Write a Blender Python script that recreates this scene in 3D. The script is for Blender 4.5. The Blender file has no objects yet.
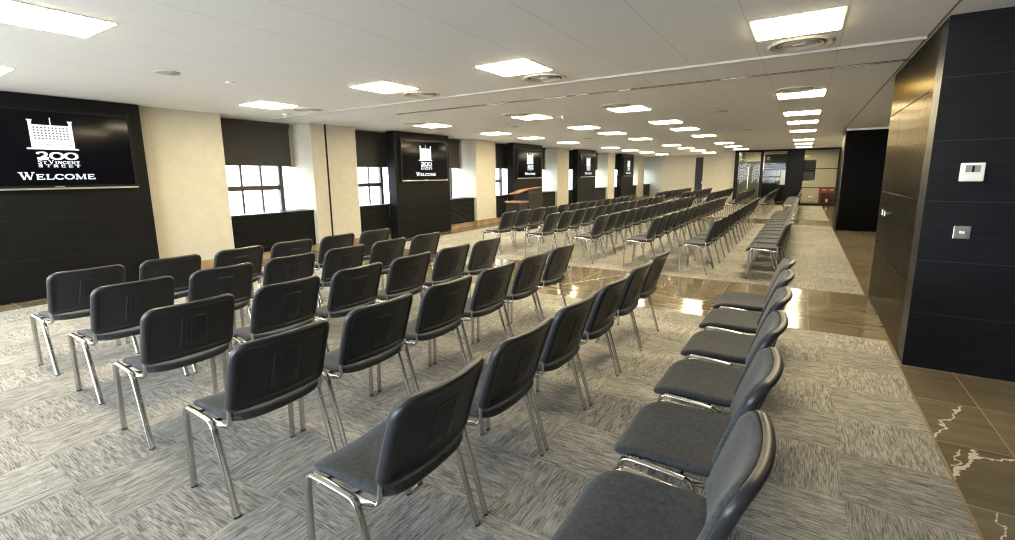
import bpy, bmesh, math, random
from math import sin, cos, pi, radians
from mathutils import Vector, Matrix

random.seed(7)
scene = bpy.context.scene
COL = scene.collection
ZC = 2.785            # ceiling height

# ------------------------------------------------------------------ materials
def new_mat(name):
    m = bpy.data.materials.new(name)
    m.use_nodes = True
    nt = m.node_tree
    b = nt.nodes.get('Principled BSDF')
    return m, nt, b

def P(b, **k):
    for key, v in k.items():
        b.inputs[key.replace('_', ' ')].default_value = v

def simple(name, col, rough=0.5, metal=0.0, spec=0.5, noise=0.0, nscale=40.0, bump=0.0, coat=0.0):
    m, nt, b = new_mat(name)
    P(b, Base_Color=(*col, 1), Roughness=rough, Metallic=metal)
    b.inputs['Specular IOR Level'].default_value = spec
    b.inputs['Coat Weight'].default_value = coat
    if noise or bump:
        tc = nt.nodes.new('ShaderNodeTexCoord')
        n = nt.nodes.new('ShaderNodeTexNoise')
        n.inputs['Scale'].default_value = nscale
        n.inputs['Detail'].default_value = 4
        nt.links.new(tc.outputs['Object'], n.inputs['Vector'])
        if noise:
            r = nt.nodes.new('ShaderNodeValToRGB')
            r.color_ramp.elements[0].position = 0.3
            r.color_ramp.elements[1].position = 0.7
            r.color_ramp.elements[0].color = (*[c * (1 - noise) for c in col], 1)
            r.color_ramp.elements[1].color = (*[min(1, c * (1 + noise)) for c in col], 1)
            nt.links.new(n.outputs['Fac'], r.inputs['Fac'])
            nt.links.new(r.outputs['Color'], b.inputs['Base Color'])
        if bump:
            bp = nt.nodes.new('ShaderNodeBump')
            bp.inputs['Strength'].default_value = bump
            bp.inputs['Distance'].default_value = 0.002
            nt.links.new(n.outputs['Fac'], bp.inputs['Height'])
            nt.links.new(bp.outputs['Normal'], b.inputs['Normal'])
    return m

def emit(name, col, strength):
    m, nt, b = new_mat(name)
    P(b, Base_Color=(*[c * .5 for c in col], 1), Roughness=0.4)
    b.inputs['Emission Color'].default_value = (*col, 1)
    b.inputs['Emission Strength'].default_value = strength
    return m

class G:
    """tiny node-graph helper"""
    def __init__(s, nt): s.nt = nt
    def n(s, t, **k):
        nd = s.nt.nodes.new(t)
        for a, v in k.items(): setattr(nd, a, v)
        return nd
    def link(s, a, b): s.nt.links.new(a, b)
    def math(s, op, a, b=None, c=None):
        nd = s.n('ShaderNodeMath', operation=op)
        for i, v in enumerate((a, b, c)):
            if v is None: continue
            if isinstance(v, (int, float)): nd.inputs[i].default_value = v
            else: s.link(v, nd.inputs[i])
        return nd.outputs[0]
    def pos(s):
        g = s.n('ShaderNodeNewGeometry')
        x = s.n('ShaderNodeSeparateXYZ')
        s.link(g.outputs['Position'], x.inputs[0])
        return x.outputs[0], x.outputs[1], x.outputs[2]
    def comb(s, x, y, z=0.0):
        nd = s.n('ShaderNodeCombineXYZ')
        for i, v in enumerate((x, y, z)):
            if isinstance(v, (int, float)): nd.inputs[i].default_value = v
            else: s.link(v, nd.inputs[i])
        return nd.outputs[0]
    def white(s, v):
        nd = s.n('ShaderNodeTexWhiteNoise', noise_dimensions='3D')
        s.link(v, nd.inputs['Vector'])
        return nd.outputs['Value']
    def noise(s, v, scale, detail=3.0):
        nd = s.n('ShaderNodeTexNoise')
        nd.inputs['Scale'].default_value = scale
        nd.inputs['Detail'].default_value = detail
        s.link(v, nd.inputs['Vector'])
        return nd.outputs['Fac']
    def ramp(s, f, stops):
        nd = s.n('ShaderNodeValToRGB')
        cr = nd.color_ramp
        while len(cr.elements) < len(stops): cr.elements.new(0.5)
        for e, (p, c) in zip(cr.elements, stops):
            e.position = p; e.color = (*c, 1)
        s.link(f, nd.inputs['Fac'])
        return nd.outputs['Color']
    def mix(s, f, a, b, mode='MIX'):
        nd = s.n('ShaderNodeMix', data_type='RGBA', blend_type=mode)
        for i, v in ((0, f), (6, a), (7, b)):
            if isinstance(v, (int, float)): nd.inputs[i].default_value = v
            elif isinstance(v, tuple): nd.inputs[i].default_value = (*v, 1)
            else: s.link(v, nd.inputs[i])
        return nd.outputs[2]
    def seam(s, v, period, off, width):
        """1 on a thin line every period"""
        a = s.math('SUBTRACT', v, off)
        a = s.math('DIVIDE', a, period)
        a = s.math('FRACT', a)
        a = s.math('SUBTRACT', a, 0.5)
        a = s.math('ABSOLUTE', a)
        return s.math('GREATER_THAN', a, 0.5 - width / period / 2)

def mat_carpet():
    m, nt, b = new_mat('carpet_tile')
    g = G(nt)
    x, y, z = g.pos()
    T = 0.5
    u = g.math('DIVIDE', g.math('SUBTRACT', x, 0.3 - 40 * T), T)
    v = g.math('DIVIDE', g.math('SUBTRACT', y, 0.18 - 40 * T), T)
    iu, iv = g.math('FLOOR', u), g.math('FLOOR', v)
    par = g.math('MODULO', g.math('ADD', iu, iv), 2.0)
    par = g.math('GREATER_THAN', par, 0.5)
    def streaks(across, along, seed):
        w = 0.0038
        row = g.math('FLOOR', g.math('DIVIDE', across, w))
        sh = g.white(g.comb(row, seed, 3.1))
        cell = g.math('FLOOR', g.math('ADD', g.math('DIVIDE', along, 0.05), g.math('MULTIPLY', sh, 7.0)))
        val = g.white(g.comb(row, cell, seed))
        row2 = g.math('FLOOR', g.math('DIVIDE', across, 0.018))
        cell2 = g.math('FLOOR', g.math('DIVIDE', along, 0.10))
        val2 = g.white(g.comb(row2, cell2, seed + 5))
        return g.math('ADD', g.math('MULTIPLY', val, 0.72), g.math('MULTIPLY', val2, 0.28))
    a = streaks(x, y, 1.0)      # lines along y
    c = streaks(y, x, 2.0)      # lines along x
    f = g.n('ShaderNodeMix', data_type='FLOAT')
    g.link(par, f.inputs[0]); g.link(a, f.inputs[2]); g.link(c, f.inputs[3])
    col = g.ramp(f.outputs[0], [(0.12, (0.118, 0.114, 0.106)), (0.38, (0.213, 0.208, 0.195)),
                                (0.62, (0.270, 0.265, 0.252)), (0.92, (0.37, 0.365, 0.353))])
    tint = g.white(g.comb(iu, iv, 9.0))
    tc = g.ramp(tint, [(0.0, (0.86, 0.85, 0.84)), (1.0, (1.10, 1.08, 1.04))])
    col = g.mix(1.0, col, tc, 'MULTIPLY')
    g.link(col, b.inputs['Base Color'])
    P(b, Roughness=0.95)
    b.inputs['Specular IOR Level'].default_value = 0.15
    bp = g.n('ShaderNodeBump')
    bp.inputs['Strength'].default_value = 0.35
    bp.inputs['Distance'].default_value = 0.003
    g.link(f.outputs[0], bp.inputs['Height'])
    g.link(bp.outputs['Normal'], b.inputs['Normal'])
    return m

def mat_stone():
    m, nt, b = new_mat('polished_stone_tile')
    g = G(nt)
    x, y, z = g.pos()
    TY, TX = 0.67, 1.0
    v = g.math('DIVIDE', g.math('SUBTRACT', y, 2.965 - 20 * TY), TY)
    iv = g.math('FLOOR', v)
    u = g.math('DIVIDE', g.math('SUBTRACT', x, 0.16 - 40 * TX), TX)
    iu = g.math('FLOOR', u)
    rnd = g.white(g.comb(iu, iv, 2.0))
    off = g.math('MULTIPLY', rnd, 13.0)
    p = g.comb(g.math('MULTIPLY', x, 1.3), g.math('ADD', g.math('MULTIPLY', y, 7.0), off), off)
    n = g.noise(p, 1.6, 6.0)
    base = g.ramp(n, [(0.25, (0.115, 0.096, 0.066)), (0.5, (0.142, 0.121, 0.085)), (0.75, (0.172, 0.147, 0.104))])
    tc = g.ramp(rnd, [(0.0, (0.80, 0.78, 0.76)), (1.0, (1.15, 1.13, 1.10))])
    base = g.mix(1.0, base, tc, 'MULTIPLY')
    # a few pale quartz veins
    jx = g.math('MULTIPLY', g.math('SUBTRACT', g.noise(g.comb(x, y, 0.0), 9.0, 4.0), 0.5), 0.16)
    jy = g.math('MULTIPLY', g.math('SUBTRACT', g.noise(g.comb(x, y, 7.0), 9.0, 4.0), 0.5), 0.16)
    px, py = g.math('ADD', x, jx), g.math('ADD', y, jy)
    tot = None
    for ax, ay, bx, by, wv in ((.80, 3.68, 1.06, 4.28, .011), (.78, 3.14, 1.0, 3.61, .020), (.97, 3.52, 1.25, 3.62, .010), (.84, 3.33, .91, 3.57, .007),
                               (.905, 2.95, .89, 2.6, .006), (1.30, 3.70, 1.42, 4.30, .012), (1.5, 2.9, 1.9, 3.6, .012), (-3.0, 6.2, -2.4, 7.4, .012), (-6.4, 5.9, -5.7, 6.8, .010)):
        L2 = (bx - ax) ** 2 + (by - ay) ** 2
        t_ = g.math('DIVIDE', g.math('ADD', g.math('MULTIPLY', g.math('SUBTRACT', px, ax), bx - ax), g.math('MULTIPLY', g.math('SUBTRACT', py, ay), by - ay)), L2)
        t_ = g.math('MINIMUM', g.math('MAXIMUM', t_, 0.0), 1.0)
        dx = g.math('SUBTRACT', px, g.math('ADD', g.math('MULTIPLY', t_, bx - ax), ax))
        dy = g.math('SUBTRACT', py, g.math('ADD', g.math('MULTIPLY', t_, by - ay), ay))
        dd = g.math('SQRT', g.math('ADD', g.math('MULTIPLY', dx, dx), g.math('MULTIPLY', dy, dy)))
        v_ = g.math('LESS_THAN', dd, wv * 0.62)
        tot = v_ if tot is None else g.math('MAXIMUM', tot, v_)
    base = g.mix(g.math('MULTIPLY', tot, 0.8), base, (0.60, 0.57, 0.50))
    s1 = g.seam(y, TY, 2.965, 0.008)
    s2 = g.seam(x, TX, 0.16, 0.008)
    sm = g.math('MAXIMUM', s1, s2)
    base = g.mix(g.math('MULTIPLY', sm, 0.8), base, (0.30, 0.26, 0.19))
    g.link(base, b.inputs['Base Color'])
    P(b, Roughness=0.13)
    b.inputs['Specular IOR Level'].default_value = 0.36
    return m

def mat_ceiling():
    m, nt, b = new_mat('ceiling_tile')
    g = G(nt)
    x, y, z = g.pos()
    s1 = g.seam(x, 0.652, 0.17, 0.010)
    s2 = g.seam(y, 0.652, 2.26, 0.010)
    n = g.noise(g.comb(x, y, z), 60.0, 3.0)
    base = g.ramp(n, [(0.3, (0.77, 0.765, 0.755)), (0.7, (0.80, 0.795, 0.785))])
    base = g.mix(g.math('MULTIPLY', s1, 0.35), base, (0.35, 0.34, 0.32))
    base = g.mix(g.math('MULTIPLY', s2, 0.30), base, (0.88, 0.87, 0.85))
    g.link(base, b.inputs['Base Color'])
    P(b, Roughness=0.7)
    b.inputs['Specular IOR Level'].default_value = 0.2
    return m

def mat_blackstone(name, col, rough, seams=()):
    m, nt, b = new_mat(name)
    g = G(nt)
    x, y, z = g.pos()
    n1 = g.noise(g.comb(g.math('MULTIPLY', x, 2.0), g.math('MULTIPLY', y, 2.0), g.math('MULTIPLY', z, 22.0)), 1.4, 6.0)
    n2 = g.noise(g.comb(x, y, z), 2.6, 5.0)
    f = g.math('ADD', g.math('MULTIPLY', n1, 0.55), g.math('MULTIPLY', n2, 0.45))
    base = g.ramp(f, [(0.32, tuple(c * 0.75 for c in col)), (0.7, tuple(c * 1.45 for c in col))])
    tot = None
    for h in seams:
        d = g.math('ABSOLUTE', g.math('SUBTRACT', z, h))
        s = g.math('LESS_THAN', d, 0.0035)
        tot = s if tot is None else g.math('MAXIMUM', tot, s)
    if tot is not None:
        base = g.mix(g.math('MULTIPLY', tot, 0.6), base, tuple(min(1, c * 3.2 + .01) for c in col))
    g.link(base, b.inputs['Base Color'])
    P(b, Roughness=rough)
    b.inputs['Specular IOR Level'].default_value = 0.12
    return m

def mat_steel():
    m, nt, b = new_mat('brushed_bronze_steel')
    g = G(nt)
    x, y, z = g.pos()
    n = g.noise(g.comb(x, g.math('MULTIPLY', y, 3.0), g.math('MULTIPLY', z, 220.0)), 2.0, 3.0)
    n2 = g.noise(g.comb(x, y, z), 1.5, 3.0)
    base = g.ramp(n2, [(0.3, (0.062, 0.057, 0.049)), (0.7, (0.098, 0.091, 0.079))])
    g.link(base, b.inputs['Base Color'])
    P(b, Metallic=1.0)
    r = g.math('ADD', g.math('MULTIPLY', n, 0.14), 0.22)
    g.link(r, b.inputs['Roughness'])
    b.inputs['Anisotropic'].default_value = 0.6
    b.inputs['Specular Tint'].default_value = (0.42, 0.38, 0.31, 1)
    return m

def mat_fabric(name, col):
    m, nt, b = new_mat(name)
    g = G(nt)
    tc = g.n('ShaderNodeTexCoord')
    n = g.noise(tc.outputs['Object'], 260.0, 3.0)
    n2 = g.noise(tc.outputs['Object'], 45.0, 4.0)
    f = g.math('ADD', g.math('MULTIPLY', n, 0.6), g.math('MULTIPLY', n2, 0.4))
    base = g.ramp(f, [(0.36, tuple(c * 0.55 for c in col)), (0.5, col), (0.64, tuple(c * 1.6 for c in col))])
    g.link(base, b.inputs['Base Color'])
    P(b, Roughness=0.92)
    b.inputs['Specular IOR Level'].default_value = 0.2
    b.inputs['Sheen Weight'].default_value = 0.08
    bp = g.n('ShaderNodeBump')
    bp.inputs['Strength'].default_value = 0.25
    bp.inputs['Distance'].default_value = 0.001
    g.link(n, bp.inputs['Height'])
    g.link(bp.outputs['Normal'], b.inputs['Normal'])
    return m

def mat_glass(name, tint=(0.96, 0.98, 0.97), refl=0.08):
    m = bpy.data.materials.new(name); m.use_nodes = True
    nt = m.node_tree
    nt.nodes.clear()
    g = G(nt)
    o = g.n('ShaderNodeOutputMaterial')
    t = g.n('ShaderNodeBsdfTransparent'); t.inputs[0].default_value = (*tint, 1)
    gl = g.n('ShaderNodeBsdfGlossy'); gl.inputs['Roughness'].default_value = 0.01
    mx = g.n('ShaderNodeMixShader')
    lw = g.n('ShaderNodeFresnel'); lw.inputs['IOR'].default_value = 1.5
    f = g.math('ADD', g.math('MULTIPLY', lw.outputs[0], 0.22), 0.0)
    g.link(f, mx.inputs[0]); g.link(t.outputs[0], mx.inputs[1]); g.link(gl.outputs[0], mx.inputs[2])
    g.link(mx.outputs[0], o.inputs[0])
    return m

def mat_facade():
    m, nt, b = new_mat('facade_stone')
    g = G(nt)
    x, y, z = g.pos()
    br = g.n('ShaderNodeTexBrick')
    br.inputs['Scale'].default_value = 1.0
    br.inputs['Color1'].default_value = (.66, .65, .65, 1); br.inputs['Color2'].default_value = (.74, .73, .73, 1)
    br.inputs['Mortar'].default_value = (.55, .54, .54, 1)
    br.inputs['Brick Width'].default_value = 1.4; br.inputs['Row Height'].default_value = 0.6
    br.inputs['Mortar Size'].default_value = 0.02
    g.link(g.comb(y, z, 0.0), br.inputs['Vector'])
    g.link(br.outputs['Color'], b.inputs['Base Color'])
    P(b, Roughness=0.9)
    return m

M = {}
M['carpet'] = mat_carpet()
M['stone'] = mat_stone()
M['ceiling'] = mat_ceiling()
M['cream'] = simple('cream_wall', (0.43, 0.41, 0.34), 0.75, noise=0.05, nscale=6.0, spec=0.25)
M['white'] = simple('white_paint', (0.78, 0.77, 0.74), 0.6)
M['blackwall'] = mat_blackstone('black_slate', (0.0085, 0.0089, 0.011), 0.42, (0.467, 0.909, 1.39, 1.86, 2.335))
M['blackpanel'] = mat_blackstone('black_panel', (0.0045, 0.0045, 0.005), 0.45, (0.55, 1.10))
M['steel'] = mat_steel()
M['alu'] = simple('aluminium', (0.62, 0.61, 0.58), 0.3, 1.0)
M['chrome'] = simple('chrome_leg', (0.56, 0.545, 0.515), 0.2, 1.0)
M['shell'] = simple('black_plastic', (0.016, 0.0168, 0.0185), 0.42, spec=0.38)
M['fabric'] = mat_fabric('charcoal_fabric', (0.030, 0.0325, 0.035))
M['blind'] = simple('charcoal_blind', (0.055, 0.053, 0.053), 0.8, spec=0.2, noise=0.1, nscale=180)
M['radiator'] = simple('black_louvre', (0.006, 0.006, 0.0065), 0.5, spec=0.12)
M['frame'] = simple('dark_window_frame', (0.055, 0.04, 0.035), 0.5)
M['glass'] = mat_glass('window_glass')
M['pglass'] = mat_glass('partition_glass', (0.93, 0.94, 0.90), 0.2)
M['darkmetal'] = simple('dark_metal', (0.006, 0.0063, 0.0075), 0.5, spec=.12)
M['navy'] = simple('navy_cladding', (0.005, 0.0055, 0.009), 0.5, spec=.1)
M['lamp'] = emit('lamp_diffuser', (1.0, 0.835, 0.53), 23.0)
M['tvblack'] = simple('tv_bezel', (0.006, 0.006, 0.007), 0.3, spec=.15)
M['screen'] = simple('tv_screen', (0.0025, 0.0025, 0.0045), 0.10, spec=0.12)
M['glow'] = emit('screen_white', (0.74, 0.83, 1.0), 0.31)
M['screenhole'] = simple('screen_dark', (0.004, 0.004, 0.006), 0.3)
M['wood'] = simple('lectern_wood', (0.30, 0.135, 0.062), 0.35, noise=0.25, nscale=14)
M['lecternbody'] = simple('lectern_body', (0.014, 0.0135, 0.013), 0.5, spec=.3)
M['offwhite'] = simple('offwhite_plastic', (0.75, 0.74, 0.70), 0.4)
M['lcd'] = simple('lcd_grey', (0.22, 0.26, 0.27), 0.25)
M['greyplastic'] = simple('grey_plastic', (0.42, 0.41, 0.38), 0.5)
M['vent'] = simple('vent_ring', (0.62, 0.58, 0.50), 0.5)
M['ventdark'] = simple('vent_dark', (0.10, 0.095, 0.085), 0.7)
M['skirt'] = simple('stone_skirting', (0.26, 0.195, 0.115), 0.25, noise=0.3, nscale=3.0)
M['red'] = simple('red_cabinet', (0.22, 0.018, 0.012), 0.3)
M['facade'] = mat_facade()
M['asphalt'] = simple('street', (0.25, 0.25, 0.25), 0.9)
M['doorgrey'] = simple('door_grey', (0.05, 0.052, 0.05), 0.45)
M['brass'] = simple('pull_handle', (0.75, 0.62, 0.38), 0.25, 1.0)
M['dooredge'] = simple('dark_door', (0.010, 0.011, 0.016), 0.4, spec=.25)

# ------------------------------------------------------------------ mesh helpers
class MB:
    def __init__(s): s.bm = bmesh.new(); s.mi = 0
    def box(s, x0, x1, y0, y1, z0, z1, bev=0.0, seg=2, mi=0):
        vs = [s.bm.verts.new((x, y, z)) for x in (x0, x1) for y in (y0, y1) for z in (z0, z1)]
        q = [(0, 1, 3, 2), (4, 6, 7, 5), (0, 4, 5, 1), (2, 3, 7, 6), (0, 2, 6, 4), (1, 5, 7, 3)]
        fs = [s.bm.faces.new([vs[i] for i in f]) for f in q]
        for f in fs: f.material_index = mi
        if bev > 0:
            es = list({e for f in fs for e in f.edges})
            bmesh.ops.bevel(s.bm, geom=es, offset=bev, segments=seg, profile=0.5, affect='EDGES')
        return s
    def prism(s, pts, axis, a, b, mi=0):
        """extrude a 2-D outline along an axis from a to b"""
        def mk(p, t):
            return {'x': (t, p[0], p[1]), 'y': (p[0], t, p[1]), 'z': (p[0], p[1], t)}[axis]
        A = [s.bm.verts.new(mk(p, a)) for p in pts]; B = [s.bm.verts.new(mk(p, b)) for p in pts]
        n = len(pts); fs = [s.bm.faces.new(A[::-1]), s.bm.faces.new(B)]
        for i in range(n): fs.append(s.bm.faces.new((A[i], A[(i + 1) % n], B[(i + 1) % n], B[i])))
        for f in fs: f.material_index = mi
        return s
    def rings(s, rings, cap0=True, cap1=True, mi=0, closed=True):
        R = [[s.bm.verts.new(p) for p in r] for r in rings]
        n = len(R[0])
        for a, b in zip(R, R[1:]):
            for i in range(n if closed else n - 1):
                s.bm.faces.new((a[i], a[(i + 1) % n], b[(i + 1) % n], b[i])).material_index = mi
        if cap0: s.bm.faces.new(R[0][::-1]).material_index = mi
        if cap1: s.bm.faces.new(R[-1]).material_index = mi
        return s
    def tube(s, path, ra, rb=None, n=10, side=None, mi=0):
        """oval tube along a path; ra in the 'side' direction, rb across"""
        rb = rb or ra
        path = [Vector(p) for p in path]
        rr = []
        for i, p in enumerate(path):
            t = (path[min(i + 1, len(path) - 1)] - path[max(i - 1, 0)]).normalized()
            sd = Vector(side) if side else (Vector((0, 0, 1)) if abs(t.z) < .9 else Vector((1, 0, 0)))
            sd = (sd - t * sd.dot(t)).normalized()
            o = t.cross(sd)
            rr.append([p + sd * (ra * cos(2 * pi * k / n)) + o * (rb * sin(2 * pi * k / n)) for k in range(n)])
        return s.rings(rr, mi=mi)
    def disc(s, c, prof, n=32, mi=0):
        """lathe about z: prof = [(r, z)...]"""
        rr = [[(c[0] + r * cos(2 * pi * k / n), c[1] + r * sin(2 * pi * k / n), c[2] + z) for k in range(n)] for r, z in prof]
        return s.rings(rr, mi=mi)
    def build(s, name, mat, parent=None, smooth=False, loc=None, angle=40):
        bmesh.ops.recalc_face_normals(s.bm, faces=s.bm.faces[:])
        me = bpy.data.meshes.new(name)
        s.bm.to_mesh(me); s.bm.free()
        for mt in (mat if isinstance(mat, (list, tuple)) else [mat]): me.materials.append(mt)
        if smooth:
            me.shade_smooth()
            try: me.set_sharp_from_angle(angle=radians(angle))
            except Exception: pass
        o = bpy.data.objects.new(name, me); COL.objects.link(o)
        if parent: o.parent = parent
        if loc: o.location = loc
        return o

def tag(o, label, cat, group=None):
    o['label'] = label; o['category'] = cat
    if group: o['group'] = group
    return o

def thing(name, label, cat, loc=(0, 0, 0), rz=0.0, group=None):
    o = bpy.data.objects.new(name, None); COL.objects.link(o)
    o.empty_display_size = 0.1
    o.location = loc; o.rotation_euler = (0, 0, rz)
    return tag(o, label, cat, group)

def struct(o):
    o['kind'] = 'structure'
    return o

def copy_thing(root, loc, label, group=None):
    r = root.copy(); COL.objects.link(r); r.location = loc
    r['label'] = label
    if group: r['group'] = group
    for ch in list(root.children):
        c = ch.copy(); COL.objects.link(c); c.parent = r
        for g in list(ch.children):
            d = g.copy(); COL.objects.link(d); d.parent = c
    return r

ORD = ['first', 'second', 'third', 'fourth', 'fifth', 'sixth', 'seventh', 'eighth', 'ninth', 'tenth', 'eleventh',
       'twelfth', 'thirteenth', 'fourteenth']

# ------------------------------------------------------------------ setting: floor, ceiling, walls
struct(MB().box(-10.4, 6.0, -5.2, 36.0, -0.25, -0.004).build('floor', M['stone']))
for (y0, y1) in ((-5.0, 5.64), (7.70, 17.15), (19.1, 27.3)):
    struct(MB().box(-8.45, 0.80, y0, y1, -0.02, 0.0).build('floor_carpet', M['carpet']))
# aluminium edging between carpet and stone
tr = MB()
for (y0, y1) in ((-5.0, 5.64), (7.70, 17.15), (19.1, 27.3)):
    tr.box(0.800, 0.812, y0, y1, -0.02, 0.002)
struct(tr.build('trim_1', M['skirt']))

struct(MB().box(-10.4, 6.0, -5.2, 36.0, ZC, ZC + 0.2).build('ceiling', M['ceiling']))
struct(MB().box(-9.1, 0.80, 5.61, 5.645, ZC - 0.024, ZC).build('trim_2', M['greyplastic']))
t3 = MB()
t3.box(-6.6, 0.83, 6.60, 6.615, ZC - 0.006, ZC - 0.0005); t3.box(-6.6, 0.83, 6.665, 6.68, ZC - 0.006, ZC - 0.0005)
struct(t3.build('trim_3', M['ventdark']))
t4 = MB()
for (a, b) in ((-6.45, -5.9), (-4.55, -4.15), (-3.55, -3.1), (-2.95, -2.75), (-2.3, -2.15), (-1.0, -0.7), (0.2, 0.5)):
    t4.box(a, b, 6.617, 6.663, ZC - 0.012, ZC - 0.0005)
struct(t4.build('trim_4', M['alu']))
struct(MB().box(0.800, 0.812, -1.0, 16.1, ZC - 0.003, ZC + 0.0).build('trim_5', M['ventdark']))

WALL_X, PIER_X, GLASS_X = -10.15, -9.10, -9.80
piers = [(-3.4, -2.2), (3.395, 4.70), (6.55, 7.75), (12.60, 13.75), (18.60, 19.75), (24.80, 25.90), (30.30, 31.60)]
bays = [(-2.2, 3.395), (4.70, 6.55), (7.75, 12.60), (13.75, 18.60), (19.75, 24.80), (25.90, 30.30), (31.60, 33.5)]
def wall_piece(*b): struct(MB().box(*b).build('wall_left', M['cream']))
for a, b in piers: wall_piece(-10.3, PIER_X, a, b, 0.0, ZC)
for a, b in bays:
    wall_piece(-10.3, -9.96, a, b, 0.0, 0.86); wall_piece(-9.86, -9.74, b - .15, b, 1.86, ZC)          # spandrel under the glass
    wall_piece(-10.3, -9.95, a, b, 2.72, ZC)           # lintel
    if b - a > 3:
        c = (a + b) / 2
        wall_piece(-10.3, -9.95, c - 0.12, c + 0.12, 0.86, 2.72)
wall_piece(-10.3, -9.1, -5.2, -3.4, 0, ZC)
sk = MB()
for a, b in piers[1:]:
    sk.box(PIER_X, PIER_X + 0.02, a - 0.02, b + 0.02, -0.004, 0.17)
    sk.box(-9.6, PIER_X, a - 0.02, a, -0.004, 0.17); sk.box(-9.6, PIER_X, b, b + 0.02, -0.004, 0.17)
struct(sk.build('baseboard_left', M['skirt']))
# vertical chase joint on the second pier
struct(MB().box(PIER_X, PIER_X + 0.012, 6.90, 6.935, 0.17, ZC).build('trim_6', M['darkmetal']))

# back wall behind the viewpoint, openings added for cool near daylight; far right wall
w = MB()
for a, b in ((-10.3, -10.1), (-5.4, -5.2), (-0.9, 6.0)): w.box(a, b, -5.2, -5.0, 0, ZC)
for a, b in ((-10.1, -5.4), (-5.2, -0.9)):
    w.box(a, b, -5.2, -5.0, 0, 0.4); w.box(a, b, -5.2, -5.0, 2.65, ZC)
struct(w.build('wall_back', M['cream']))
struct(MB().box(5.8, 6.0, -5.0, 36.0, 0, ZC).build('wall_right', M['cream']))

# windows along the left wall
wn = [0]
def window(y0, y1, bars, stile, flip=False):
    """glazing from y0 to y1; bars are sash bars, stile ends the sash"""
    wn[0] += 1
    fx0, fx1 = GLASS_X - 0.03, GLASS_X + 0.03
    m = MB()
    m.box(fx0, fx1 + .02, y0, y1, 0.86, 0.90)
    m.box(fx0, fx1, y0, y1, 2.68, 2.72)
    s0, s1 = (y0, stile)
    m.box(fx0 - .01, fx1 + .01, s0, s1, 1.37, 1.47)
    for b in bars: m.box(fx0 + .01, fx1 - .01, b - 0.02, b + 0.02, 0.90, 2.68)
    m.box(fx0 - .01, fx1 + .02, stile - 0.045, stile + 0.045, 0.90, 2.68)
    f = struct(m.build('window_%d' % wn[0], M['frame']))
    MB().box(GLASS_X - .004, GLASS_X + .004, y0, y1, 0.90, 2.68).build('glass', M['glass'], f)
    # light portal for the daylight
    ld = bpy.data.lights.new('window_daylight', 'AREA')
    ld.shape = 'RECTANGLE'; ld.size = y1 - y0; ld.size_y = 1.8
    ld.cycles.is_portal = True
    lo = bpy.data.objects.new('window_daylight', ld); COL.objects.link(lo)
    lo.location = (-10.32, (y0 + y1) / 2, 1.8)
    lo.rotation_euler = (0, -pi / 2, 0)
    lo.rotation_euler = Matrix(((0, 0, -1), (1, 0, 0), (0, -1, 0))).to_euler()

for k, (a, b) in enumerate(bays):
    if b - a < 3:
        window(a, b, [a + .22, a + .64, a + 1.06], a + 1.49)
    else:
        c = (a + b) / 2
        window(a, c - .12, [a + .15, a + .55, a + .95], a + 1.37)
        window(c + .12, b, [b - 1.92, b - 1.48, b - 1.04], b - .50, True)

tvc = [2.29, 9.91, 15.75, 21.45, 27.60]
# roller blinds and louvred radiator covers in every bay
where = {1: 'in the first window left of the cabled pier', 2: 'behind the second screen panel', 3: 'behind the third screen panel',
         4: 'behind the fourth screen panel', 5: 'behind the farthest screen panel', 6: 'in the last bay before the far wall'}
def blind(y0, y1, label):
    t = thing('roller_blind', label, 'blind', (-9.66, (y0 + y1) / 2, 1.88), 0, 'charcoal roller blinds')
    h = (y1 - y0) / 2
    MB().box(-.004, .004, -h, h, 0.02, 0.82).build('fabric', M['blind'], t)
    MB().tube([(0, -h, .01), (0, h, .01)], .014, .014, 10).build('bottom_bar', M['blind'], t, True)
    MB().box(-.05, .05, -h, h, 0.80, 0.90, .01).build('cassette', M['blind'], t)
def radiator(y0, y1, label):
    t = thing('radiator_cover', label, 'radiator cover', (-9.2, (y0 + y1) / 2, 0.0), 0, 'black radiator covers')
    h = (y1 - y0) / 2
    MB().box(-.73, 0.0, -h, h, 0.14, 0.86).build('body', M['radiator'], t)
    MB().box(-.57, 0.025, -h, h, 0.86, 0.92, .008).build('sill', M['radiator'], t)
    g = MB()
    for i in range(17):
        z = 0.19 + i * 0.038
        g.prism([(0.0, z), (0.012, z + .004), (0.012, z + .014), (0.0, z + .026)], 'y', -h + .04, h - .04)
    g.build('grille', M['radiator'], t)
    MB().box(-.06, -.02, -h, h, -0.004, 0.14).build('plinth', M['skirt'], t)
for k, (a, b) in enumerate(bays):
    if k == 0: continue
    wh = where[k]
    if k in (1, 6):
        blind(a + .02, b - .15, 'charcoal roller blind half lowered ' + wh)
        radiator(a + .01, b - .01, 'black louvred radiator cover under the window ' + wh.replace('in the first window', 'just'))
    else:
        blind(a + .02, a + 2.05, 'charcoal roller blind half lowered %s, on its near side' % wh)
        blind(b - 2.0, b - .15, 'charcoal roller blind half lowered %s, on its far side' % wh)
        radiator(a + .01, tvc[k - 1] - 1.105, 'black louvred radiator cover %s, on its near side' % wh)
        radiator(tvc[k - 1] + 1.105, b - .01, 'black louvred radiator cover %s, on its far side' % wh)

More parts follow.
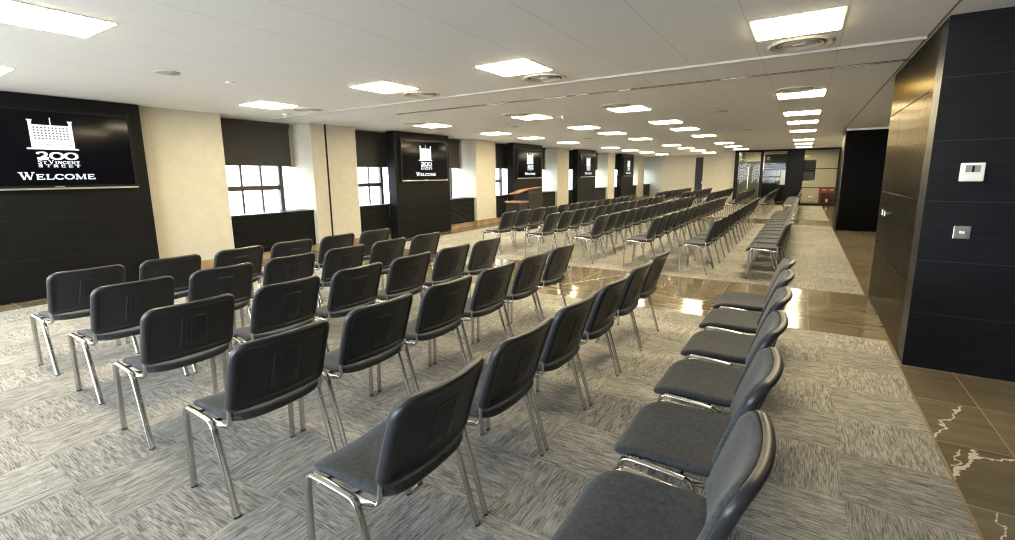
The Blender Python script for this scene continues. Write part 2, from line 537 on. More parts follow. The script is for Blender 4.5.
# ------------------------------------------------------------------ screens on black panels
def stroke(mb, pts, w, x0=0.0, x1=0.003):
    """flat ribbon along 2-D points (u, v) of width w (number or list), in the yz plane"""
    pts = [Vector((p[0], p[1])) for p in pts]
    n = len(pts); L = []; Rr = []
    for i in range(n):
        t = (pts[min(i + 1, n - 1)] - pts[max(i - 1, 0)]).normalized()
        nm = Vector((-t.y, t.x)); ww = (w[i] if isinstance(w, list) else w) / 2
        L.append(pts[i] + nm * ww); Rr.append(pts[i] - nm * ww)
    rr = [[(x0, L[i].x, L[i].y), (x0, Rr[i].x, Rr[i].y), (x1, Rr[i].x, Rr[i].y), (x1, L[i].x, L[i].y)] for i in range(n)]
    mb.rings(rr)

def arc(cx, cy, rx, ry, a0, a1, n=14):
    return [(cx + rx * cos(radians(a0 + (a1 - a0) * i / n)), cy + ry * sin(radians(a0 + (a1 - a0) * i / n))) for i in range(n + 1)]

def arcw(tk, tn, a0, a1, n=14):
    return [tn + (tk - tn) * abs(cos(radians(a0 + (a1 - a0) * i / n))) for i in range(n + 1)]

def glyph(mb, ch, u, v, h, wd, tk, tn):
    """serif capital at (u, v), height h, width wd; tk / tn thick and thin strokes"""
    def S(pts, w): stroke(mb, [(u + p[0] * wd, v + p[1] * h) for p in pts], w)
    def sf(x, y, r=.16): stroke(mb, [(u + (x - r) * wd, v + y * h), (u + (x + r) * wd, v + y * h)], tn)
    t = tn / h / 2
    if ch == 'W':
        S([(.10, 1), (.32, 0)], tk); S([(.32, 0), (.52, .9)], tn); S([(.47, 1), (.70, 0)], tk); S([(.70, 0), (.93, 1)], tn)
        sf(.10, 1 - t); sf(.47, 1 - t, .12); sf(.93, 1 - t, .12)
    elif ch == 'E':
        S([(.2, 0), (.2, 1)], tk); S([(.05, t), (.92, t)], tn); S([(.05, 1 - t), (.85, 1 - t)], tn); S([(.2, .52), (.68, .52)], tn)
        S([(.90, 0), (.94, .28)], tn); S([(.84, 1), (.84, .76)], tn); S([(.68, .40), (.68, .64)], tn)
    elif ch == 'L':
        S([(.25, 0), (.25, 1)], tk); S([(.05, t), (.92, t)], tn); S([(.90, 0), (.95, .3)], tn); sf(.25, 1 - t, .2)
    elif ch == 'C':
        stroke(mb, [(u + p[0] * wd, v + p[1] * h) for p in arc(.54, .5, .46, .5 - t, 42, 318, 20)], arcw(tk, tn, 42, 318, 20))
        S([(.88, .98), (.90, .68)], tn)
    elif ch in 'O0':
        stroke(mb, [(u + p[0] * wd, v + p[1] * h) for p in arc(.5, .5, .44, .5 - t, 0, 360, 28)], arcw(tk, tn, 0, 360, 28))
    elif ch == 'M':
        S([(.13, 0), (.17, 1)], tn); S([(.17, 1), (.50, .04)], tk); S([(.50, .04), (.82, 1)], tn); S([(.82, 1), (.86, 0)], tk)
        sf(.13, t, .12); sf(.86, t, .13); sf(.12, 1 - t, .08); sf(.88, 1 - t, .08)
    elif ch == 'S':
        S([(.85, .80), (.70, .95), (.45, .97), (.22, .85), (.22, .67), (.45, .54), (.65, .45), (.82, .30), (.78, .12), (.52, .03), (.28, .05), (.13, .22)],
          [tn, tn, tn, tk * .8, tk, tk, tk, tk, tk * .8, tn, tn, tn])
        S([(.85, .98), (.85, .70)], tn); S([(.13, .02), (.13, .30)], tn)
    elif ch == 'T':
        S([(.5, 0), (.5, 1)], tk); S([(.05, 1 - t), (.95, 1 - t)], tn); S([(.06, 1), (.05, .72)], tn); S([(.94, 1), (.95, .72)], tn); sf(.5, t, .2)
    elif ch == 'V':
        S([(.15, 1), (.5, 0)], tk); S([(.5, 0), (.85, 1)], tn); sf(.15, 1 - t); sf(.85, 1 - t, .13)
    elif ch == 'I':
        S([(.5, 0), (.5, 1)], tk); sf(.5, t, .35); sf(.5, 1 - t, .35)
    elif ch == 'N':
        S([(.17, 0), (.17, 1)], tn); S([(.17, 1), (.83, 0)], tk); S([(.83, 0), (.83, 1)], tn); sf(.17, t, .13); sf(.83, 1 - t, .13); sf(.12, 1 - t, .1)
    elif ch == 'R':
        S([(.2, 0), (.2, 1)], tk); S([(.2, 1 - t)] + arc(.5, .75, .30, .25 - t, 90, -90, 10) + [(.2, .5)], [tn] * 3 + [tk * .9] * 7 + [tn] * 3)
        S([(.48, .5), (.90, 0)], tk); sf(.2, t, .18); sf(.08, 1 - t, .1)
    elif ch == '2':
        S([(.12, .72), (.18, .88), (.40, .97), (.66, .94), (.82, .78), (.78, .58), (.52, .34), (.12, .06)],
          [tk, tk * .8, tn, tk * .7, tk, tk, tk * .8, tn])
        S([(.08, tn / h), (.92, tn / h)], tk * .9); S([(.90, .05), (.95, .28)], tn)

def text(mb, spec, u0, u1, v, tk, tn):
    """spec: list of (char, height, width weight); fills u0..u1"""
    tot = sum(s[2] for s in spec)
    u = u0
    for ch, h, wt in spec:
        wd = (u1 - u0) * wt / tot
        if ch != ' ': glyph(mb, ch, u, v, h, wd * .92, tk, tn)
        u += wd

def make_tv(label):
    t = thing('television', label, 'television', (-8.92, 0, 0), 0, 'televisions on the window wall')
    W, Z0, Z1 = 0.93, 1.505, 2.595
    b = MB()
    b.box(0.0, 0.055, -W, W, Z0, Z1, .006)
    b.build('casing', M['tvblack'], t)
    sc = MB().box(0.055, 0.058, -W + .035, W - .035, Z0 + .055, Z1 - .035).build('screen', M['screen'], t)
    bz = MB()
    bz.box(.055, .066, -W, -W + .035, Z0, Z1); bz.box(.055, .066, W - .035, W, Z0, Z1)
    bz.box(.055, .066, -W + .035, W - .035, Z1 - .035, Z1); bz.box(.055, .066, -W + .035, W - .035, Z0, Z0 + .055)
    bz.build('bezel', M['tvblack'], t)
    MB().box(.066, .074, -W, W, Z0 - .002, Z0 + .022, .003).build('trim_strip', M['alu'], t)
    MB().box(.0665, .069, -.05, .05, Z0 + .030, Z0 + .040).build('badge', M['alu'], t)
    X = .0585
    lg = MB()
    # facade of the logo building: leaning block, base line, corner turrets, flagpole
    def blk(u0, u1, v0, v1, x0=X, x1=X + .002): lg.box(x0, x1, u0, u1, v0, v1)
    blk(-.215, .235, 2.065, 2.375)
    blk(-.265, .275, 2.047, 2.066)
    for s in (-.215, .20):
        blk(s, s + .035, 2.37, 2.425); blk(s - .010, s + .045, 2.425, 2.440)
    blk(.006, .016, 2.37, 2.475)
    lg.build('building_logo', M['glow'], sc)
    hl = MB()
    for r in range(5):
        for c in range(10):
            u = -.175 + c * .038; v = 2.185 + r * .036
            hl.box(X + .002, X + .003, u, u + .019, v, v + .019)
    for c in (-.14, -.06, .10, .17):
        for d in (0, .022): hl.box(X + .002, X + .003, c + d, c + d + .014, 2.11, 2.125)
    hl.build('logo_windows', M['screenhole'], sc)
    a = MB(); text(a, [('2', .1, 1), ('0', .1, 1.08), ('0', .1, 1.08)], -.19, .26, 1.912, .034, .014)
    for v in a.bm.verts: v.co.x += X
    a.build('street_number', M['glow'], sc)
    a = MB()
    text(a, [('S', .052, 1), ('T', .040, .9), (' ', 0, .25), ('V', .052, 1.25), ('I', .040, .55), ('N', .040, 1), ('C', .040, .95), ('E', .040, .85), ('N', .040, 1), ('T', .040, .9)], -.185, .265, 1.853, .010, .005)
    text(a, [('S', .036, 1), (' ', 0, .4), ('T', .036, 1), (' ', 0, .4), ('R', .036, 1), (' ', 0, .4), ('E', .036, 1), (' ', 0, .4), ('E', .036, 1), (' ', 0, .4), ('T', .036, 1)], -.185, .265, 1.808, .011, .005)
    for v in a.bm.verts: v.co.x += X
    a.build('street_name', M['glow'], sc)
    a = MB()
    text(a, [('W', .098, 1.55), ('E', .074, .92), ('L', .074, .88), ('C', .074, 1), ('O', .074, 1.05), ('M', .074, 1.3), ('E', .074, .92)], -.39, .42, 1.640, .020, .009)
    for v in a.bm.verts: v.co.x += X
    a.build('welcome_text', M['glow'], sc)
    return t

tvc = [2.29, 9.91, 15.75, 21.45, 27.60]
tvl = ['large black television reading Welcome, nearest the camera at the left edge',
       'black television reading Welcome between the second pair of windows, second from the camera',
       'black television reading Welcome above the lectern, third from the camera',
       'small-looking television on the fourth black panel, second from the far end',
       'farthest television on the last black panel by the end wall']
tv0 = make_tv(tvl[0]); tv0.location = (-8.92, tvc[0], 0)
for c, l in zip(tvc[1:], tvl[1:]): copy_thing(tv0, (-8.92, c, 0), l)
pl = ['wide black wall panel behind the nearest television', 'tall black wall panel carrying the second television from the camera',
      'tall black wall panel carrying the television above the lectern', 'tall black wall panel carrying the fourth television',
      'farthest tall black wall panel, carrying the last television']
for c, l in zip(tvc, pl):
    t = thing('display_panel', l, 'wall panel', (-8.92, c, 0), 0, 'black panels behind the televisions')
    MB().box(-.27, 0, -1.1, 1.1, 0.0, ZC - .01, .004, 1).build('body', M['blackpanel'], t)
    MB().box(-.25, -.012, -1.09, 1.09, -.004, 0.0).build('plinth', M['darkmetal'], t)

# ------------------------------------------------------------------ right side: black stone block, steel doors, far block
SX = 0.832
struct(MB().box(SX, 5.8, 4.995, 5.25, 0, ZC).build('wall_stone', M['blackwall']))
struct(MB().box(SX + .03, 5.8, 5.25, 7.60, 0, ZC).build('wall_cupboard', M['darkmetal']))
struct(MB().box(SX, SX + .03, 5.25, 5.42, 0.01, ZC).build('trim_8', M['steel']))
def steel_door(n, y0, y1, hy):
    d = MB()
    for z0, z1 in ((0.012, 0.675), (0.682, 1.385), (1.392, 2.285), (2.292, ZC - .005)):
        d.box(SX, SX + .03, y0 + .004, y1 - .004, z0, z1, .0015, 1)
    o = struct(d.build('door_%d' % n, M['steel']))
    h = MB()
    h.tube([(SX, hy, 1.16), (SX - .035, hy, 1.16)], .006, .006, 8)
    h.tube([(SX - .035, hy, 1.13), (SX - .035, hy, 1.19)], .007, .007, 8)
    h.build('handle', M['alu'], o, True)
steel_door(1, 5.42, 6.83, 6.74)
steel_door(2, 6.83, 7.58, 6.93)

t = thing('wall_thermostat', 'white wall thermostat with grey display on the black stone wall', 'thermostat', (1.083, 4.995, 1.616))
MB().box(-.07, .07, -.022, 0, -.07, .07, .008, 3).build('body', M['offwhite'], t)
MB().box(-.042, .042, -.025, -.021, .0, .052).build('display', M['lcd'], t)
MB().box(-.006, .008, -.0265, -.0245, .0, .05).build('display_bar', M['darkmetal'], t)
t = thing('light_switch', 'small brushed steel light switch below the thermostat', 'light switch', (1.078, 4.995, 1.15))
MB().box(-.05, .05, -.010, 0, -.05, .05, .003, 2).build('plate', M['alu'], t)
MB().box(-.016, .016, -.016, -.009, -.012, .012, .003, 2).build('rocker', M['offwhite'], t)

struct(MB().box(0.86, 5.8, 16.12, 16.4, 0, 2.735).build('wall_block', simple('matt_black', (0.002, 0.002, 0.0022), 0.6, spec=0.05)))
struct(MB().box(0.862, 5.8, 16.12, 16.4, 2.735, ZC).build('trim_9', M['white']))
struct(MB().box(0.845, 0.86, 16.12, 17.3, 0, ZC).build('trim_10', M['steel']))
struct(MB().box(0.86, 5.8, 16.4, 17.3, 0, ZC).build('wall_corridor', M['cream']))
struct(MB().box(1.46, 1.7, 17.3, 28.1, 0, ZC).build('wall_lobby', M['cream']))

# ------------------------------------------------------------------ far end
GY = 28.0
w = MB()
w.box(-7.93, -5.95, 32.0, 32.3, 0, ZC); w.box(-5.50, -4.0, 32.0, 32.3, 0, ZC); w.box(-5.95, -5.50, 32.0, 32.3, 2.62, ZC)
w.box(-8.10, -7.93, 32.0, 33.7, 0, ZC)
w.box(-10.3, -8.1, 33.5, 33.7, 0, ZC)
struct(w.build('wall_far', M['cream']))
struct(MB().box(-4.25, -3.24, 28.6, 32.0, 0, ZC).build('wall_pier', M['cream']))
d = struct(MB().box(-5.95, -5.50, 32.10, 32.14, 0, 2.62).build('door_3', M['dooredge']))
MB().tube([(-5.56, 32.08, .95), (-5.56, 32.08, 1.15)], .012, .012, 8).build('handle', M['alu'], d, True)

# glazed partition: frame, panes, door leaf, wide column
f = MB()
f.box(-3.24, -3.05, GY, GY + .10, 0, ZC)
f.box(-2.03, -1.90, GY, GY + .10, 0, ZC)
f.box(1.30, 1.44, GY, GY + .10, 0, ZC)
f.box(-3.24, 1.44, GY, GY + .10, 2.69, ZC)
f.box(-3.24, 1.44, GY, GY + .10, 0, 0.09)
for z in (0.86, 1.79): f.box(-.10, 1.32, GY, GY + .08, z - .018, z + .018)
f.box(-1.90, -.82, GY, GY + .08, .90, .95)
pf = struct(f.build('window_far_partition', M['darkmetal']))
g = MB()
for a, b in ((-3.05, -2.03), (-1.90, -.84), (-.10, 1.30)): g.box(a, b, GY + .03, GY + .045, .09, 2.69)
g.build('glass', M['pglass'], pf)
struct(MB().box(-.86, -.10, GY - .05, GY + .5, 0, ZC).build('column', M['navy']))
dl = struct(MB().box(-3.03, -2.05, GY + .12, GY + .16, .02, 2.22, .004, 1).build('door_4', M['doorgrey']))
h = MB()
h.tube([(-2.55, GY - .06, .78), (-2.55, GY - .06, 1.94)], .035, .035, 10)
for z in (.95, 1.8): h.tube([(-2.55, GY - .06, z), (-2.55, GY + .12, z)], .012, .012, 8)
h.build('handle', M['brass'], dl, True)

struct(MB().box(-8, 5, 34.2, 34.6, -14, 12).build('wall_daylight_dimmer', simple('dimmer_grey', (.62, .64, .66), .9)))  # outside wall added to dim the sky in the corridor windows
# corridor behind the partition
w = MB()
RY = 31.6
w.box(-3.24, -2.15, RY, RY + .2, 0, ZC); w.box(-1.20, -.12, RY, RY + .2, 0, ZC); w.box(.46, 5.8, RY, RY + .2, 0, ZC)
for a, b, z0, z1 in ((-2.15, -1.20, .92, 1.78), (-.12, .46, 1.15, 2.3)):
    w.box(a, b, RY, RY + .2, 0, z0); w.box(a, b, RY, RY + .2, z1, ZC)
struct(w.build('wall_corridor_end', M['cream']))
struct(MB().box(-3.24, -3.15, 28.2, RY, 0, ZC).build('wall_corridor_left', M['doorgrey']))
for n, (a, b, z0, z1, zt) in enumerate(((-2.15, -1.20, .92, 1.78, 1.38), (-.12, .46, 1.15, 2.3, 1.7))):
    m = MB()
    m.box(a, b, RY + .1, RY + .15, zt - .04, zt + .04)
    for q in (a + .02, b - .02): m.box(q - .02, q + .02, RY + .1, RY + .15, z0, z1)
    m.box(a + (b - a) * .75 - .01, a + (b - a) * .75 + .01, RY + .1, RY + .15, z0, z1)
    o = struct(m.build('window_%d' % (wn[0] + 1 + n), M['darkmetal']))
    MB().box(a, b, RY + .12, RY + .126, z0, z1).build('glass', M['glass'], o)
    ld = bpy.data.lights.new('window_daylight', 'AREA'); ld.shape = 'RECTANGLE'; ld.size = b - a; ld.size_y = z1 - z0
    ld.cycles.is_portal = True
    lo = bpy.data.objects.new('window_daylight', ld); COL.objects.link(lo)
    lo.location = ((a + b) / 2, RY + .22, (z0 + z1) / 2); lo.rotation_euler = (-pi / 2, 0, 0)
t = thing('roller_blind', 'black blind drawn above the bright window behind the glass partition', 'blind', (-1.45, RY - .03, 1.78))
MB().box(-.62, .55, -.004, .004, .0, .88).build('fabric', M['blackpanel'], t)
MB().tube([(-.62, 0, 0), (.55, 0, 0)], .014, .014, 8).build('bottom_bar', M['darkmetal'], t, True)
t = thing('storage_cabinet', 'black low cabinet below the bright window behind the glass partition', 'cabinet', (-1.5, RY - .35, 0))
MB().box(-.65, .60, -.3, .3, 0, .90, .01).build('body', M['blackpanel'], t)
MB().box(-.67, .62, -.32, .32, .90, .93, .005).build('worktop', M['darkmetal'], t)
t = thing('vending_cabinet', 'dark red cabinet standing behind the right glass partition', 'cabinet', (1.03, 28.55, 0))
MB().box(-.38, .36, -.25, .25, 0, .88, .015).build('body', M['red'], t)
MB().box(-.30, .28, -.256, -.25, .10, .60).build('door', simple('red_dark', (.06, .006, .006), .2), t)
for x in (-.24, .06): MB().box(x, x + .17, -.258, -.25, .72, .79).build('light_strip', simple('pink_panel', (.75, .35, .28), .4), t)
MB().tube([(-.03, -.29, .15), (-.03, -.29, .22), (-.03, -.29, .30)], .05, .05, 12).build('jar', M['offwhite'], t, True)
t = thing('oval_sign', 'small pale oval sign low on the right glass partition', 'sign', (.30, GY - .012, .42))
MB().tube([(-.10, 0, 0), (.10, 0, 0)], .03, .006, 10, side=(0, 0, 1)).build('plate', M['offwhite'], t, True)

# ------------------------------------------------------------------ ceiling fittings
LX = [-0.155, -2.78, -4.77, -7.40]
LY = [1.33, 4.60, 8.57, 11.22, 13.25, 16.0, 20.4, 23.2, 26.1]
cn = ['aisle-side line', 'second line from the aisle', 'third line from the aisle', 'window-side line']
def make_light():
    t = thing('ceiling_light', '', 'ceiling light', (0, 0, ZC), 0, 'square recessed ceiling lights')
    f = MB()
    o, i = .315, .296
    for a in ((-o, -i, -o, o), (i, o, -o, o), (-i, i, -o, -i), (-i, i, i, o)):
        f.box(a[0], a[1], a[2], a[3], -.006, 0.0)
    f.build('frame', M['vent'], t)
    MB().box(-i, i, -i, i, -.012, -.001).build('diffuser', M['lamp'], t)
    s = MB()
    for y in (-.07, .03): s.box(-i, i, y - .003, y + .003, -.0135, -.012)
    s.build('divider', M['vent'], t)
    return t
lt0 = None
for ci, x in enumerate(LX):
    for ri, y in enumerate(LY):
        if ri == 0 and ci < 2: continue          # these two would hang behind the viewpoint
        lab = 'square recessed ceiling light, %s from the camera in the %s' % (ORD[ri - (1 if ci < 2 else 0)], cn[ci])
        if lt0 is None:
            lt0 = make_light(); lt0.location = (x, y, ZC); lt0['label'] = lab
        else:
            copy_thing(lt0, (x, y, ZC), lab)
for x, l in ((-4.77, cn[2]), (-7.40, cn[3])):
    copy_thing(lt0, (x, 29.3, ZC), 'square recessed ceiling light, farthest in the %s' % l)
for x in (-.155, -2.60):  # lamps added to brighten the space behind the partition
    copy_thing(lt0, (x, 30.0, ZC), 'added ceiling light brightening the space behind the glass partition, %s' % ('right of the dark column' if x > -1 else 'above the glazed door'))
def make_vent():
    t = thing('ceiling_vent', '', 'air vent', (0, 0, ZC), 0, 'round ceiling air diffusers')
    MB().disc((0, 0, 0), [(.265, 0), (.265, -.004), (.250, -.016), (.225, -.012), (.205, -.004), (.205, 0)], 36).build('rim', M['vent'], t, True)
    MB().disc((0, 0, 0), [(.204, -.001), (.204, -.003)], 32).build('backing', M['ventdark'], t)
    b = MB()
    for r in (.165, .125, .085):
        b.disc((0, 0, 0), [(r, -.003), (r + .012, -.014), (r + .018, -.014), (r + .010, -.003)], 32)
    b.build('louvre', M['vent'], t, True)
    MB().disc((0, 0, 0), [(.06, -.003), (.055, -.016), (.0001, -.018)], 24).build('hub', M['vent'], t, True)
    return t
v0 = None
for yy, nm in ((5.28, 'near'), (8.03, 'beyond the ceiling track')):
    for ci, x in enumerate(LX):
        lab = 'round air diffuser beside the %s lamp of the %s' % (ORD[(0 if yy < 6 else 1) + (0 if ci < 2 else 1)], cn[ci])
        xx = x + (.02 if yy < 6 else -.05)
        if v0 is None: v0 = make_vent(); v0.location = (xx, yy, ZC); v0['label'] = lab
        else: copy_thing(v0, (xx, yy, ZC), lab)

def ceil_disc(name, x, y, r, mat, label, cat):
    o = MB().disc((0, 0, 0), [(r, 0), (r, -.006), (r * .9, -.012), (.0001, -.013)], 28).build(name, mat, None, True, (x, y, ZC))
    return tag(o, label, cat)
ceil_disc('ceiling_speaker', -6.03, 2.61, .12, M['greyplastic'], 'grey round ceiling speaker nearest the left television', 'speaker')
ceil_disc('smoke_detector', -6.05, 3.29, .055, M['offwhite'], 'small white round detector beside the near ceiling speaker', 'detector')
for x, y, l in ((-1.46, 9.92, 'flat grey ceiling speaker left of the aisle lamps, nearer one'), (-1.46, 14.71, 'flat grey ceiling speaker left of the aisle lamps, farther one'),
                (-6.05, 9.92, 'flat grey ceiling speaker near the windows, nearer one'), (-6.10, 14.69, 'flat grey ceiling speaker near the windows, farther one')):
    ceil_disc('ceiling_speaker', x, y, .13, M['greyplastic'], l, 'speaker')
def sensor(x, y, label):
    t = thing('ceiling_sensor', label, 'sensor', (x, y, ZC))
    MB().disc((0, 0, 0), [(.05, 0), (.05, -.02), (.04, -.025), (.0001, -.026)], 20).build('base', M['offwhite'], t, True)
    MB().disc((0, 0, 0), [(.028, -.024), (.03, -.05), (.02, -.068), (.0001, -.072)], 18).build('dome', M['greyplastic'], t, True)
sensor(-8.20, 5.40, 'small ceiling sensor in front of the first roller blind')
sensor(-4.19, 8.80, 'small ceiling sensor between two lamps beyond the track')
sensor(-4.21, 17.15, 'small far ceiling sensor over the middle chairs')

# ------------------------------------------------------------------ lectern
t = thing('lectern', 'black lectern with sloping orange wood top in front of the third television', 'lectern', (-7.2, 12.4, 0))
MB().box(-.25, .28, -.18, .70, 0, 1.10, .01).build('body', M['lecternbody'], t)
MB().box(-.22, .25, -.66, -.18, 0, .83, .01).build('side_cabinet', M['lecternbody'], t)
tp = MB()
tp.prism([(-.70, 1.085), (-.02, 1.185), (.82, 1.225), (.82, 1.25), (-.03, 1.213), (-.70, 1.11)], 'x', -.10, .25)
for v in tp.bm.verts: v.co.z += v.co.x * .10
tp.build('top', M['wood'], t)
MB().box(-.25, .28, -.69, -.18, .83, .875, .006).build('shelf', M['wood'], t)
MB().prism([(-.16, 1.10), (.68, 1.10), (.68, 1.218), (-.02, 1.185), (-.16, 1.16)], 'x', -.22, .25).build('riser', M['lecternbody'], t)

# ------------------------------------------------------------------ chairs
def superell(hx, hy, n, N, cx=0.0, cy=0.0):
    out = []
    for k in range(N):
        a = 2 * pi * k / N
        c, s_ = cos(a), sin(a)
        out.append((cx + hx * math.copysign(abs(c) ** (2 / n), c), cy + hy * math.copysign(abs(s_) ** (2 / n), s_)))
    return out

BACK_Z0, BACK_Z1 = 0.515, 0.885
def back_bend(y, z):
    """x of the middle surface of the backrest"""
    t = (z - BACK_Z0) / (BACK_Z1 - BACK_Z0)
    return 0.186 + 0.100 * t + 0.022 * t * t - 0.62 * y * y

def make_chair():
    t = thing('conference_chair', '', 'chair')
    # --- seat
    N = 44
    def bend(x, y):
        z = 0.0
        if x < -0.12: z -= 1.5 * (x + 0.12) ** 2
        if x > 0.05: z += 0.55 * (x - 0.05) ** 2
        return z + 0.36 * y * y - 0.014
    rings = []
    for hx, hy, z in ((.150, .19, -.036), (.205, .245, -.034), (.222, .262, -.026), (.228, .270, -.012), (.226, .268, .002), (.214, .256, .010), (.19, .23, .0125), (.10, .12, .0125)):
        rings.append([(px, py, .482 + z + bend(px, py)) for px, py in superell(hx + .016, hy - .014, 5.5, N, -.042, 0)])
    MB().rings(rings).build('seat', M['fabric'], t, True, angle=60)
    # --- backrest pad (front) and moulded plastic shell (rear)
    zc = (BACK_Z0 + BACK_Z1) / 2; hz = (BACK_Z1 - BACK_Z0) / 2
    def backring(inset, dx):
        out = []
        hy, z0, z1 = .266 - inset, BACK_Z0 + inset, BACK_Z1 - inset
        rt, rb = max(.075 - inset, .012), max(.040 - inset, .010)
        def arc_(cy, cz, r, a0):
            return [(cy + r * cos(radians(a0 + 15 * k)), cz + r * sin(radians(a0 + 15 * k))) for k in range(7)]
        pts = arc_(hy - rt, z1 - rt, rt, 0)
        pts += [((hy - rt) * (1 - 2 * k / 9), z1) for k in range(1, 9)]
        pts += arc_(-(hy - rt), z1 - rt, rt, 90)
        pts += [(-hy, z1 - rt + (z0 + rb - z1 + rt) * k / 5) for k in range(1, 5)]
        pts += arc_(-(hy - rb), z0 + rb, rb, 180)
        pts += [(-(hy - rb) * (1 - 2 * k / 9), z0) for k in range(1, 9)]
        pts += arc_(hy - rb, z0 + rb, rb, 270)
        pts += [(hy, z0 + rb + (z1 - rt - z0 - rb) * k / 5) for k in range(1, 5)]
        return [(back_bend(py, pz) + dx, py, pz) for py, pz in pts]
    def shrink(ring, k, dx=0):
        cz = (BACK_Z0 + BACK_Z1) / 2
        out = []
        for (x, y, z) in ring:
            y2, z2 = y * k, cz + (z - cz) * k
            out.append((x - back_bend(y, z) + back_bend(y2, z2) + dx, y2, z2))
        return out
    r3 = backring(.034, -.032)
    r0 = backring(.012, -.002)
    rr = [shrink(r0, .2), shrink(r0, .6), r0, backring(.008, -.010), backring(.010, -.020), backring(.020, -.028), r3, shrink(r3, .6, -.002), shrink(r3, .2, -.002)]
    MB().rings(rr).build('backrest', M['fabric'], t, True, angle=60)
    r4 = backring(.044, .0170)
    r0 = backring(.016, -.001)
    rr = [shrink(r0, .2), shrink(r0, .6), r0, backring(.004, -.008), backring(.000, -.002), backring(-.001, .010), backring(.003, .021), backring(.012, .0285), backring(.022, .0290),
          backring(.031, .0255), backring(.038, .0185), r4, shrink(r4, .6), shrink(r4, .2)]
    sh = MB().rings(rr)
    # embossed plate with ribs
    def patch(y0, y1, z0, z1, dx0, dx1, taper=0.0, nu=6, nv=5):
        def pt(u, v, dx):
            k = 1 - taper * v
            y = ((y0 + y1) / 2) + (u - .5) * (y1 - y0) * k
            z = z0 + (z1 - z0) * v
            return (back_bend(y, z) + dx, y, z)
        loop = [(i / nu, 0) for i in range(nu)] + [(1, j / nv) for j in range(nv)] + [(1 - i / nu, 1) for i in range(nu)] + [(0, 1 - j / nv) for j in range(nv)]
        inn = lambda p: (.5 + (p[0] - .5) * .93, .5 + (p[1] - .5) * .95)
        r0 = [pt(*p, dx0) for p in loop]; r1 = [pt(*inn(p), dx1) for p in loop]
        r2 = [pt(.5 + (p[0] - .5) * .4, .5 + (p[1] - .5) * .4, dx1) for p in loop]
        sh.rings([r0, r1, r2], cap0=False)
    patch(-.080, .080, .585, .790, .0165, .0205, .14)
    for y in (-.040, -.013, .013, .040):
        patch(y - .0045, y + .0045, .600, .765, .0203, .0225, 0.0, 2, 5)
    sh.build('back_shell', M['shell'], t, True, angle=35)
    # --- chrome frame
    def leg(path, fx, y):
        m = MB().tube(path, .0105, .0170, 12, side=(1, 0, 0))
        m.tube([(fx, y, 0), (fx + .001, y, .009)], .0115, .018, 12, side=(1, 0, 0), mi=1)
        return m.build('leg', [M['chrome'], M['shell']], t, True, angle=60)
    LYY = .287
    for s in (-1, 1):
        y = s * LYY
        yi = s * .268
        fr = [(-.235, y, .0), (-.228, y, .20), (-.221, y, .40), (-.216, y, .438), (-.204, y, .462), (-.180, y, .472)]
        leg(fr, -.235, y)
        rl = [(-.180, y, .472), (-.10, y, .470), (.0, y, .462), (.040, y, .458)]
        MB().tube(rl, .0095, .0155, 12, side=(0, 0, 1)).build('side_rail', M['chrome'], t, True, angle=60)
        re = [(.040, y, .458), (.058, y, .448), (.070, y, .425), (.082, y, .38), (.14, y, .19), (.198, y, .0)]
        leg(re[::-1], .198, y)
        br = [(.03, y - s * .012, .452), (.08, s * .268, .444), (.115, s * .258, .440), (.138, s * .252, .446), (.149, s * .249, .468), (.153, s * .247, .535)]
        MB().tube(br, .0065, .014, 10, side=(1, 0, 0)).build('back_bracket', M['chrome'], t, True, angle=60)
    for x in (-.15, .02):
        MB().tube([(x, -LYY, .455), (x, -.24, .438), (x, .24, .438), (x, LYY, .455)], .009, .009, 8).build('crossbar', M['chrome'], t, True)
    return t

ch0 = None
def chair(x, y, label, group):
    global ch0
    x += random.uniform(-.008, .008); y += random.uniform(-.006, .006)
    if ch0 is None:
        ch0 = make_chair(); ch0.location = (x, y, 0); ch0['label'] = label; ch0['group'] = group
        return ch0
    c = copy_thing(ch0, (x, y, 0), label, group)
    return c

rown = ['rightmost row', 'second row from right', 'third row from right', 'fourth row from right', 'fifth row from right', 'leftmost row']
PITCH = 0.652
def chair_label(i, n, r, block):
    if i == 0: return 'nearest charcoal chair of the %s, %s block' % (rown[r], block)
    if i == n - 1: return 'farthest charcoal chair of the %s, %s block' % (rown[r], block)
    return 'charcoal chair %s from near end, %s, %s block' % (ORD[i], rown[r], block)
RX = [-.335, -1.375, -2.41, -3.44, -4.46, -5.43]
RY0 = [1.39, 1.295, 1.305, 1.35, 1.405, 1.415]
for r in range(6):
    for i in range(6):
        c = chair(RX[r], RY0[r] + PITCH * i, chair_label(i, 6, r, 'front'), 'chairs of the front block')
        c.rotation_euler.z = random.uniform(-.02, .02)
RX2 = [-.42, -1.42, -2.40, -3.41, -4.42, -5.43]
for r, n in enumerate((13, 13, 14, 14, 14, 14)):
    for i in range(n):
        c = chair(RX2[r], 8.33 + PITCH * i, chair_label(i, n, r, 'middle'), 'chairs of the middle block')
        c.rotation_euler.z = random.uniform(-.02, .02)
for r, n in enumerate((10, 11, 11, 11, 11, 11)):
    for i in range(n):
        c = chair(RX2[r] + .08, 19.85 + PITCH * i, chair_label(i, n, r, 'far'), 'chairs of the far block')

# ------------------------------------------------------------------ outside: street and a building across it
b = MB()
b.box(-30, -26, -12, 46, -14, 9)
for fl in range(5):
    for k in range(20):
        pass
o = tag(b.build('street_building', M['facade']), 'pale stone building across the street seen through the windows', 'building')
struct(MB().box(-60, -10.35, -40, 80, -14.2, -14).build('ground', M['asphalt']))

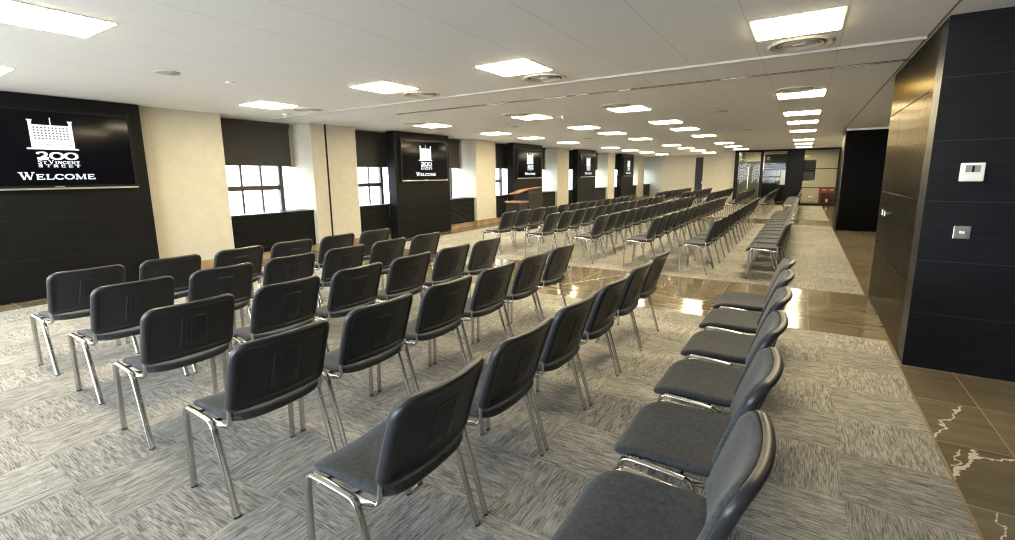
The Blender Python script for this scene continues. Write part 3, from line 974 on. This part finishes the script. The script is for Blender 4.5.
# ------------------------------------------------------------------ sky
wd = bpy.data.worlds.new('sky'); scene.world = wd; wd.use_nodes = True
nt = wd.node_tree; g = G(nt)
bg = nt.nodes['Background']
tc = g.n('ShaderNodeTexCoord'); sx = g.n('ShaderNodeSeparateXYZ')
g.link(tc.outputs['Generated'], sx.inputs[0])
col = g.ramp(g.math('ADD', g.math('MULTIPLY', sx.outputs[2], .5), .5),
             [(0.0, (.55, .55, .55)), (0.48, (.70, .71, .73)), (0.52, (.76, .88, 1.0)), (1.0, (.72, .86, 1.0))])
g.link(col, bg.inputs['Color'])
bg.inputs['Strength'].default_value = 9.0

for (a, b_) in ((-10.1, -5.4), (-5.2, -0.9)):  # portals at the added openings of the unseen back wall
    ld = bpy.data.lights.new('window_daylight', 'AREA'); ld.shape = 'RECTANGLE'; ld.size = b_ - a; ld.size_y = 1.9
    ld.cycles.is_portal = True
    lo = bpy.data.objects.new('window_daylight', ld); COL.objects.link(lo)
    lo.location = ((a + b_) / 2, -5.22, 1.65); lo.rotation_euler = (pi / 2, 0, 0)

# ------------------------------------------------------------------ camera and colour management
cam = bpy.data.cameras.new('camera')
cam.sensor_fit = 'HORIZONTAL'; cam.sensor_width = 36.0
cam.lens = 16.598
cam.shift_y = -0.0133975
cam.clip_start = 0.05; cam.clip_end = 200
co = bpy.data.objects.new('camera', cam); COL.objects.link(co)
Rm = Matrix(((0.8472445, -0.0817577, 0.5248737), (0.5310961, 0.1502111, -0.8338906), (-0.0106649, 0.9852676, 0.1706868)))
co.matrix_world = Matrix.Translation((0, 0, 1.63)) @ Rm.to_4x4()
scene.camera = co

vs = scene.view_settings
scene.display_settings.display_device = 'sRGB'
vs.view_transform = 'Standard'; vs.look = 'None'; vs.gamma = 1.0; vs.exposure = 1.72
vs.use_curve_mapping = False
scene.cycles.use_denoising = True
scene.cycles.filter_width = 1.15
scene.cycles.max_bounces = 8
scene.cycles.diffuse_bounces = 4
scene.cycles.transparent_max_bounces = 12
scene.cycles.sample_clamp_indirect = 6.0
scene.cycles.caustics_reflective = False
scene.cycles.caustics_refractive = False
